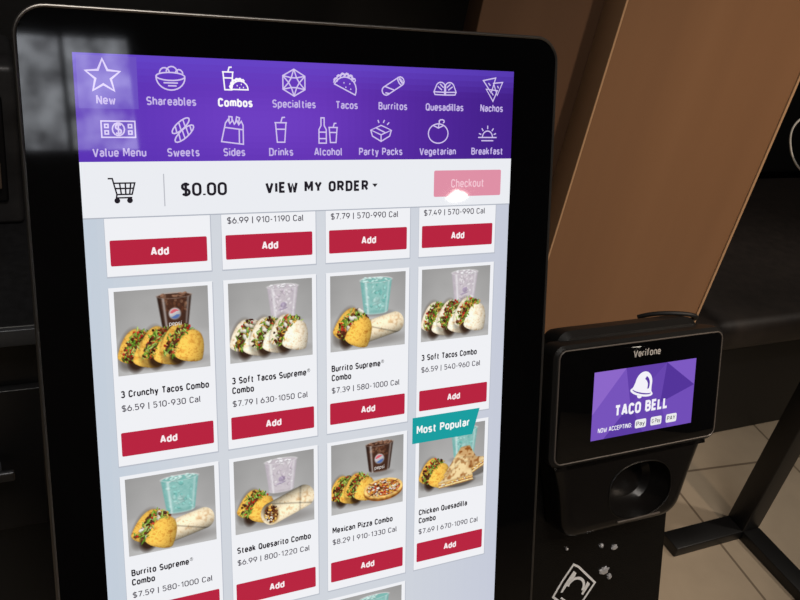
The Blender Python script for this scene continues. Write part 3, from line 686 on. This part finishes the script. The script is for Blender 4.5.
link('rear_housing', prism(rear, [(0.060, 0.016), (0.052, 0.005), (0.04, 0.001), (0.02, 0.0), (0.012, 0.006)]), PLASTIC, term, TL, ROT)
# lower body, curving in below the screen, with a scooped card opening
lower = round_poly([A(1.752, 1.03), A(1.178, 1.03), A(1.215, 1.12), A(1.235, 1.285), A(1.655, 1.285), A(1.700, 1.15)], [.004, .004, .02, .022, .026, .03], 8)
lo = link('lower_body', prism(lower, [(0.029, 0.0), (0.008, 0.0), (0.001, 0.0012), (-0.0035, 0.004), (-0.0062, 0.009), (-0.0068, 0.014)]), PLASTIC, None)
cm = bmesh.new()
def scoop(rx):
    o = []
    for i in range(48):
        t = 2 * PI * i / 48; c, s_ = math.cos(t), math.sin(t)
        o.append((rx * 1.34 * math.copysign(abs(c) ** .85, c), rx * math.copysign(abs(s_) ** .85, s_)))
    return o
loft(cm, [[(1.500 * W + p[0], y, -1.172 * W + p[1]) for p in scoop(rx)] for y, rx in ((-0.02, .0355), (-0.004, .0345), (0.010, .0320), (0.020, .0290), (0.0255, .0230))])
cut = link('cutter', bm_mesh(cm), PLASTIC, None)
bo = lo.modifiers.new('b', 'BOOLEAN'); bo.object = cut; bo.operation = 'DIFFERENCE'; bo.solver = 'EXACT'
bpy.context.view_layer.update()
nm = bpy.data.meshes.new_from_object(lo.evaluated_get(bpy.context.evaluated_depsgraph_get()))
bpy.data.objects.remove(lo); bpy.data.objects.remove(cut)
nm.materials.clear()
link('lower_body', nm, mat('satin_black_plastic', (20, 18, 17), .26, bump=.06, scale=700), term, TL, ROT)
def torus(cx, cy, cz, Rr, r):
    bm = bmesh.new(); rings = []
    for (px, pz), (qx, qz) in zip(scoop(Rr), scoop(Rr + .001)):
        d = Vector((qx - px, qz - pz)).normalized()
        rings.append([(cx + px + d.x * r * math.cos(p), cy + r * math.sin(p), cz + pz + d.y * r * math.cos(p)) for p in [2 * PI * j / 8 for j in range(8)]])
    loft(bm, rings, closed=True); return bm_mesh(bm)
link('scoop_lip', torus(1.500 * W, -0.0064, -1.172 * W, .0350, .0012), GLOSSPL, term, TL, ROT)
bm = bmesh.new(); boxb(bm, 1.42 * W, 1.58 * W, -0.0085, -0.0050, -1.262 * W, -1.257 * W, 0.0006)
link('card_slot', bm_mesh(bm), GREYPL, term, TL, ROT)
# cable over the top
cp = [(1.60 * W, .062, -.70 * W), (1.62 * W, .050, -.684 * W), (1.67 * W, .03, -.676 * W), (1.73 * W, .024, -.684 * W), (1.768 * W, .030, -.70 * W), (1.776 * W, .05, -.72 * W), (1.74 * W, .06, -.76 * W)]
link('cable', tube(cp, .0028), mat('black_cable_jacket', (13, 12, 12), .6), term, TL, ROT)
lt = Flat(); lt.text('Verifone', 1.480, .752, .025, (200, 195, 190), 0, width=.098, wt=.14)
me = bpy.data.meshes.new('s'); me.from_pydata([(v[0], -0.01012, v[2]) for v in lt.v], [], lt.f)
link('maker_lettering', me, GREYPR, term, TL, ROT, smooth=False)
# terminal screen
ta0, tb0, ta1, tb1 = 1.298, .790, 1.668, .988
ts = Flat(); tw, th_ = ta1 - ta0, tb1 - tb0
def t2(x, y): return (ta0 + x * tw, tb0 + y * th_)
ts.rect(ta0, tb0, ta1, tb1, (104, 70, 176), 0)
for pts, col in (([(0, 0), (.3, 0), (0, .62)], (142, 104, 204)), ([(0, .62), (.3, 0), (.36, .55), (.12, 1), (0, 1)], (120, 84, 190)), ([(.12, 1), (.36, .55), (.5, 1)], (92, 60, 164)),
                 ([(.3, 0), (.7, 0), (.36, .55)], (98, 64, 170)), ([(.7, 0), (1, 0), (1, .4)], (126, 90, 196)), ([(.7, 0), (1, .4), (.66, .6)], (84, 52, 156)), ([(1, .4), (1, 1), (.75, 1), (.66, .6)], (114, 78, 186))):
    ts.poly([t2(*p) for p in pts], col, .3)
tscreen = ts.build('screen', LCD, term, TL + RX @ Vector((0, -0.0101, 0)), ROT)
tg = Flat(); WH = (246, 244, 252)
def bell(pts, col, layer, k=.0345, cx=.475, cy=.29):
    q = rotp(pts, 14); c0 = t2(cx, cy); tg.poly([(c0[0] + k * p[0], c0[1] + k * 1.06 * p[1]) for p in q], col, layer)
PB = (92, 58, 164)
dome = [(-1.22, .58), (-1.0, .30), (-.90, -.10)] + arc(0, -.12, .90, .98, 182, 358, 18) + [(.90, -.10), (1.0, .30), (1.22, .58)]
bell(dome, WH, 1)
bell(arc(0, .56, 1.23, .34, 0, 360, 28), WH, 1.2)
bell(arc(.02, .02, .66, .78, 280, 372, 12) + arc(-.08, .10, .58, .60, 372, 280, 12), PB, 1.4)      # swoosh cut out of the dome
bell(arc(0, .50, 1.02, .22, 178, 2, 16) + arc(0, .46, .98, .15, 2, 178, 16), PB, 1.6)              # line above the lip
bell(arc(-.12, .90, .26, .18, 0, 180, 12), WH, 2.0)                                                # clapper below the lip
c0 = t2(.475, .615); tg.text('TACO BELL', c0[0], c0[1], .038, WH, 2, width=.188, wt=.20)
c0 = t2(.225, .865); tg.text('NOW ACCEPTING:', c0[0], c0[1], .0165, WH, 2, width=.120, wt=.13)
for x, s_ in ((.475, 'Pay'), (.63, 'G Pay'), (.785, 'PAY')):
    p0, p1 = t2(x - .055, .80), t2(x + .055, .93)
    tg.rrect(p0[0], p0[1], p1[0], p1[1], .005, (238, 238, 240), 1.5)
    tg.text(s_, (p0[0] + p1[0]) / 2, (p0[1] + p1[1]) / 2, .016, (50, 50, 58), 2, width=.031, wt=.11)
tg.build('screen_graphics', LCDX, tscreen)

# ------------------------------------------------------------------ the place
def at_depth(x, y, Y):            # the world point seen at a photo pixel on the vertical plane y = Y
    r = Vector(((x - 400) / 840, (y - 300) / 840, 1)); d = k2w(r.dot(dx), r.dot(dy), r.dot(dn)); return CAM + d * (Y / d.y)
H = 4.9
tag(link('floor', box(-2.5, 4.2, -5.2, 2.5, -0.05, 0.0), tile_mat()), kind='structure')
DARK = mat('charcoal_wall_paint', (27, 25, 24), 0.7, noise=0.2, scale=6)
tag(link('ceiling', box(-2.5, 4.2, -5.2, 2.5, H, H + .1), mat('dark_ceiling_paint', (44, 41, 39), 0.8, noise=0.1)), kind='structure')
tag(link('wall_back', box(-2.5, 4.2, 2.4, 2.5, 0, H), DARK), kind='structure')
tag(link('wall_left', box(-2.6, -2.5, -5.2, 2.5, 0, H), DARK), kind='structure')
tag(link('wall_right', box(4.2, 4.3, -5.2, 2.5, 0, H), DARK), kind='structure')
tag(link('baseboard_back', box(-2.5, 4.2, 2.385, 2.4, 0, 0.1, 0.003), mat('black_baseboard', (16, 15, 15), 0.5)), kind='structure')
# front wall, behind the viewer, with the high window mirrored in the glass
wx0, wx1, wz0, wz1 = .20, 1.10, 3.35, 4.35
bm = bmesh.new()
boxb(bm, -2.5, wx0, -5.2, -5.1, 0, H); boxb(bm, wx1, 4.2, -5.2, -5.1, 0, H); boxb(bm, wx0, wx1, -5.2, -5.1, 0, wz0); boxb(bm, wx0, wx1, -5.2, -5.1, wz1, H)
tag(link('wall_front', bm_mesh(bm), mat('warm_grey_wall_paint', (70, 62, 56), .8, noise=.35, scale=2.5)), kind='structure')
win_ = bpy.data.objects.new('window_1', None); C.objects.link(win_); win_.location = ((wx0 + wx1) / 2, -5.15, wz0); tag(win_, kind='structure')
hw_ = (wx1 - wx0) / 2; hz = wz1 - wz0
bm = bmesh.new()
for x0, x1, z0, z1 in ((-hw_, -hw_ + .03, 0, hz), (hw_ - .03, hw_, 0, hz), (-hw_, hw_, 0, .03), (-hw_, hw_, hz - .03, hz), (-.09, -.055, 0, hz)):
    boxb(bm, x0, x1, -.03, .05, z0, z1)
link('window_frame', bm_mesh(bm), STEEL, win_)
link('window_pane', box(-hw_, hw_, -.02, -.01, 0, hz), pane_mat(), win_)

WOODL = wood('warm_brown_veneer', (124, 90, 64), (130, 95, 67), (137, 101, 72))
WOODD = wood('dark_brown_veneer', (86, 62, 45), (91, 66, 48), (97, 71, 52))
WOODE = wood('pale_lit_edge', (166, 132, 100), (176, 140, 106), (186, 150, 116))
pl = Vector((0.96, 1.03, 0))
part = empty('wooden_partition', pl, 'tall brown wooden partition behind kiosk and terminal with its lit edge coloured paler', 'partition')
def pbox(name, x0, x1, y0, y1, m, z1=H, bev=.002): link(name, box(x0 - pl.x, x1 - pl.x, y0 - pl.y, y1 - pl.y, 0, z1, bev), m, part)
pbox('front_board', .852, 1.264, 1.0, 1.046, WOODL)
pbox('edge_strip', .848, .852, .999, 1.046, WOODE, bev=.0005)  # paler wood puts the light on the board's left edge into its colour
pbox('edge_strip', 1.264, 1.270, .998, 1.046, WOODE, bev=.0005)
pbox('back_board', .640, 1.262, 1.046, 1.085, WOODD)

BROWN = mat('brown_vinyl', (44, 37, 33), 0.55, noise=.2, scale=30, bump=.2)
bench = empty('booth_bench', (2.3, 1.75, 0), 'dark upholstered bench along the back wall behind the square table post', 'bench')
link('base', box(-.95, 1.6, -.42, .63, 0, .36, .006), mat('black_laminate', (13, 12, 12), .5), bench)
link('seat_cushion', box(-.95, 1.6, -.46, .45, .36, .46, .03), BROWN, bench)
link('backrest', box(-.95, 1.6, .45, .63, .46, .90, .03), mat('black_vinyl', (13, 12, 12), .6, bump=.2, scale=200), bench)

tbl = empty('bar_table', (1.765, .985, 0), 'tall black bar table on a square post with flat foot standing on the tiled floor', 'table')
link('post', box(-.03, .03, -.03, .03, .03, 1.06, .003), STEEL, tbl)
link('foot_bar', box(-.26, .03, -.03, .03, 0, .03, .003), STEEL, tbl)
link('foot_bar', box(-.03, .03, -.34, -.03, 0, .03, .003), STEEL, tbl)
link('tabletop', box(-.17, .25, -.25, .17, 1.06, 1.09, .008), mat('black_tabletop', (24, 22, 21), .45), tbl)

ctr = empty('service_counter', (-.25, 1.45, 0), 'low black counter with steel drawer handle at left behind the kiosk', 'counter')
link('body', box(-.9, .5, -.24, .3, .0, .70, .004), mat('black_counter_laminate', (17, 17, 18), .35), ctr)
link('countertop', box(-.92, .52, -.27, .32, .70, .735, .004), mat('black_counter_stone', (28, 28, 30), .4, noise=.3, scale=60), ctr)
link('edge_trim', box(-.92, .52, -.277, -.269, .702, .733, .002), mat('grey_edge_trim', (84, 86, 90), .35, .5), ctr)
dr = link('drawer_front', box(-.55, .30, -.258, -.241, .28, .60, .003), mat('black_drawer_laminate', (24, 24, 26), .3), ctr)
bm = bmesh.new(); boxb(bm, -.2, .25, -.292, -.28, .43, .45, .003); boxb(bm, -.18, -.165, -.285, -.256, .433, .447); boxb(bm, .215, .23, -.285, -.256, .433, .447)
link('handle', bm_mesh(bm), mat('brushed_steel', (120, 122, 126), .4, 1), dr)
# a dark box standing on the counter, half out of frame
nd = empty('napkin_dispenser', (-.03, 1.60, .735), 'dark grey napkin dispenser standing on the counter at far left', 'dispenser')
link('body', box(-.085, .085, -.09, .09, 0, .30, .012), mat('dull_dark_steel', (56, 55, 56), .42, .4, noise=.5, scale=14), nd)
link('front_plate', box(-.060, .060, -.096, -.088, .05, .25, .006), mat('dark_steel_plate', (28, 28, 30), .4, .4), nd)
link('napkins', box(-.050, .050, -.105, -.094, .08, .13, .003), mat('brown_napkin_paper', (110, 92, 76), .8, bump=.2, scale=80), nd)

pts = [Vector((1.80, 1.06, 1.0945)), Vector((1.72, 1.10, 1.0945)), Vector((1.64, 1.13, 1.10)), Vector((1.585, 1.17, 1.125)), at_depth(791, 122, 1.19), at_depth(789, 146, 1.19), at_depth(795, 166, 1.19), at_depth(812, 180, 1.19), at_depth(836, 176, 1.19), at_depth(856, 150, 1.19)]
tag(link('hanging_cable', tube([tuple(p) for p in pts], .0022), mat('white_cable_jacket', (215, 212, 206), .4)), 'thin white cable looping over the edge of the bar table', 'cable')

# pendant lamp behind the viewer, seen as a glint in the glass
lamp = empty('pendant_lamp', (2.563, -3.0, 2.28), 'small glowing pendant lamp mirrored as a glint on the kiosk screen', 'lamp')
link('shade', lathe([(.03, .12), (.05, .11), (.13, .04), (.135, .03), (.125, .035), (.045, .1)], 32), STEEL, lamp)
link('bulb', lathe([(.0001, .004), (.05, .008), (.066, .022), (.05, .04), (.02, .055), (.0001, .09)], 24), mat('warm_bulb_glow', (255, 244, 226), .4, emit=(255, 244, 226), estr=30), lamp)
link('cord', tube([(0, 0, .11), (0, 0, .9), (0, 0, 1.8), (0, 0, H - 2.28)], .004), STEEL, lamp)

# ------------------------------------------------------------------ lights
def spot(name, loc, target, e, col, ang=60, blend=.6, rad=.08):
    d = bpy.data.lights.new(name, 'SPOT'); d.energy = e; d.color = col; d.spot_size = R(ang); d.spot_blend = blend; d.shadow_soft_size = rad
    o = bpy.data.objects.new(name, d); C.objects.link(o); o.location = loc
    o.rotation_euler = (Vector(target) - Vector(loc)).to_track_quat('-Z', 'Y').to_euler(); return o
spot('wood_spot', (1.65, -.7, 2.5), (1.14, 1.0, .78), 150, (1, .82, .65), 44, 1.0)
spot('floor_spot', (2.9, .2, 3.3), (2.0, .9, 0), 100, (1, .91, .80), 44, .7)
d = bpy.data.lights.new('ceiling_area', 'AREA'); d.energy = 85; d.size = 1.6; d.color = (1, .94, .87)
o = bpy.data.objects.new('ceiling_area', d); C.objects.link(o); o.location = (.2, -1.2, H - .05)
w = bpy.data.worlds.new('world'); bpy.context.scene.world = w; w.use_nodes = True
w.node_tree.nodes['Background'].inputs['Color'].default_value = (.02, .02, .022, 1)
